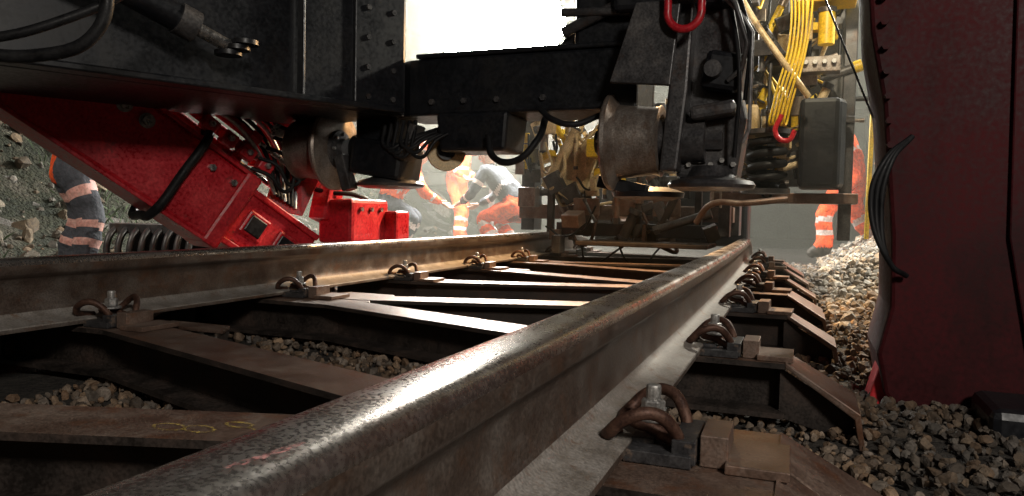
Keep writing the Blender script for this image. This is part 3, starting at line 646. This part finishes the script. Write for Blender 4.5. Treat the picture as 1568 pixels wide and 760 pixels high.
for i in range(5):
    p=B-d*.05+u*(.2+.06*i)+s_*.14; tube(cb,'hose',[tuple(p),tuple(p+Vector((.06,.05,-.03))),tuple(p+Vector((.10,.12,-.10-.02*i))),tuple(p+Vector((.12,.16,.0)))],.009,M['rubber'])
tube(cb,'hose',[(-2.3,3.0,.25),(-2.2,3.05,.22),(-2.1,3.15,.21),(-2.05,3.28,.16)],.012,M['rubber'])

cr=grp('grab_bucket')
for i in range(8):
    px=-4.42+.078*i; py=3.72+.025*i
    tube(cr,'tine',[(px,py,-.02),(px+.01,py-.06,-.08),(px+.01,py-.08,-.20),(px,py,-.36)],.022,M['grey'])
box(cr,'top_bar',(-4.15,3.84,-.02),(.66,.10,.07),M['grey'],(0,0,.31)); box(cr,'back_plate',(-4.15,3.97,-.18),(.64,.05,.34),M['black'],(0,0,.31))
bw=grp('retaining_wall'); box(bw,'wall',(-1.5,22,1.2),(16,.4,3.6),M['concrete'],bevel=.03)
box(bw,'coping',(-1.5,21.95,3.06),(16.2,.6,.12),M['concrete'],bevel=.02)
for i in range(8): box(bw,'pilaster',(-9+2.1*i,21.75,1.2),(.3,.12,3.5),M['concrete'],bevel=.02)
# work-train wagon in the background
wg=grp('work_train_wagon')
box(wg,'underframe',(-5.2,13.0,.75),(7.6,1.6,.22),M['wagon'],bevel=.02); box(wg,'side_wall',(-5.2,12.25,1.45),(7.4,.06,1.1),M['wagon'],bevel=.01)
for i in range(9): box(wg,'side_post',(-8.8+.9*i,12.19,1.45),(.09,.07,1.15),M['wagon'],bevel=.01)
box(wg,'tool_box',(-4.6,12.4,.42),(.9,.5,.4),M['wagon'],bevel=.02); box(wg,'air_tank',(-3.2,12.4,.45),(.6,.3,.3),M['grey'],bevel=.1)
for x in(-7.9,-6.6,-2.9,-1.8):
    lathe(wg,'wheel',(x,12.3,.12),(0,1,0),[(0,.30),(.03,.42),(.10,.42),(.12,.36),(.14,.12),(.2,.10)],M['wheel'],32); box(wg,'axle_box',(x,12.2,.18),(.24,.16,.26),M['grey'],bevel=.02)

# ---------------------------------------------------------------- lamp balloon on mast
lp=grp('lighting_balloon')
LX,LY,LZ=-3.45,8.0,2.35
bm=bmesh.new(); bmesh.ops.create_uvsphere(bm,u_segments=24,v_segments=12,radius=1)
for v in bm.verts: v.co=Vector((v.co.x*.82,v.co.y*.82,v.co.z*.48))+Vector((LX,LY,LZ))
me=bpy.data.meshes.new('balloon'); bm.to_mesh(me); bm.free(); me.materials.append(M['lamp'])
for p in me.polygons: p.use_smooth=True
link(bpy.data.objects.new('balloon',me),lp)
cyl(lp,'mast',(LX,LY,-.35),(LX,LY,LZ-.46),.035,M['mast'],16)
for a in(0.6,2.7,4.8): cyl(lp,'mast_leg',(LX,LY,.0),(LX+.4*math.cos(a),LY+.4*math.sin(a),-.37),.015,M['mast'],10)

# ---------------------------------------------------------------- dust haze
hz=bpy.data.materials.new('dust_haze'); hz.use_nodes=True; nt=hz.node_tree; nt.nodes.clear()
o_=nt.nodes.new('ShaderNodeOutputMaterial'); vs_=nt.nodes.new('ShaderNodeVolumeScatter'); vs_.inputs['Density'].default_value=.032; vs_.inputs['Anisotropy'].default_value=.2; vs_.inputs['Color'].default_value=(.97,.95,.82,1)
nt.links.new(vs_.outputs[0],o_.inputs['Volume'])
box(None,'dust_haze',(-2.2,9.4,2.3),(9.4,9.4,5.6),hz,bevel=0)

# ---------------------------------------------------------------- lights
w=bpy.data.worlds.new('World'); S.world=w; w.use_nodes=True; nt=w.node_tree
bg=nt.nodes['Background']; sky=nt.nodes.new('ShaderNodeTexSky'); sky.sky_type='NISHITA'; sky.sun_disc=False; sky.sun_elevation=R(4); sky.sun_rotation=R(150); sky.dust_density=3
nt.links.new(sky.outputs[0],bg.inputs[0]); bg.inputs[1].default_value=.012
def area(name,loc,target,size,power,col,spot=None):
    l=bpy.data.lights.new(name,'SPOT' if spot else 'AREA')
    if spot: l.spot_size=R(spot); l.spot_blend=.4; l.shadow_soft_size=size
    else: l.size=size
    l.energy=power; l.color=col; o=bpy.data.objects.new(name,l); o.location=loc
    o.rotation_euler=(Vector(target)-Vector(loc)).to_track_quat('-Z','Y').to_euler(); COL.objects.link(o)
area('fill_lamp',(1.5,-.9,1.7),(-.6,1.6,-.1),.45,64,(1,.93,.84))  # unseen soft light added behind the camera to fill the near track
area('machine_lamp',(-1.0,4.3,1.3),(-1.25,3.6,-.2),.1,270,(1,.58,.25),spot=115)
area('flood_lamp',(1.6,6.2,2.8),(.2,6.6,.2),.4,320,(1,.95,.82))
area('machine_lamp',(.1,3.9,1.9),(-.1,5.4,1.0),.12,26,(1,.87,.62))
area('fill_lamp',(-4.6,.6,2.6),(-5.0,4.0,.1),.2,300,(1,.90,.78),spot=50)  # unseen spot added to brighten the left worker

# ---------------------------------------------------------------- camera
cd=bpy.data.cameras.new('camera'); cam=bpy.data.objects.new('camera',cd); COL.objects.link(cam); S.camera=cam
cd.lens=26; cd.sensor_width=36; cd.clip_start=.02; cd.clip_end=2000
th=R(21.7); pit=R(-2.6); roll=R(1.2)
cam.location=(0,0,.13)
fwd=Vector((-math.sin(th)*math.cos(pit),math.cos(th)*math.cos(pit),math.sin(pit)))
qq=fwd.to_track_quat('-Z','Y'); cam.rotation_mode='QUATERNION'; cam.rotation_quaternion=qq@Quaternion((0,0,1),roll)
S.view_settings.view_transform='Standard'; S.view_settings.look='None'; S.view_settings.exposure=0
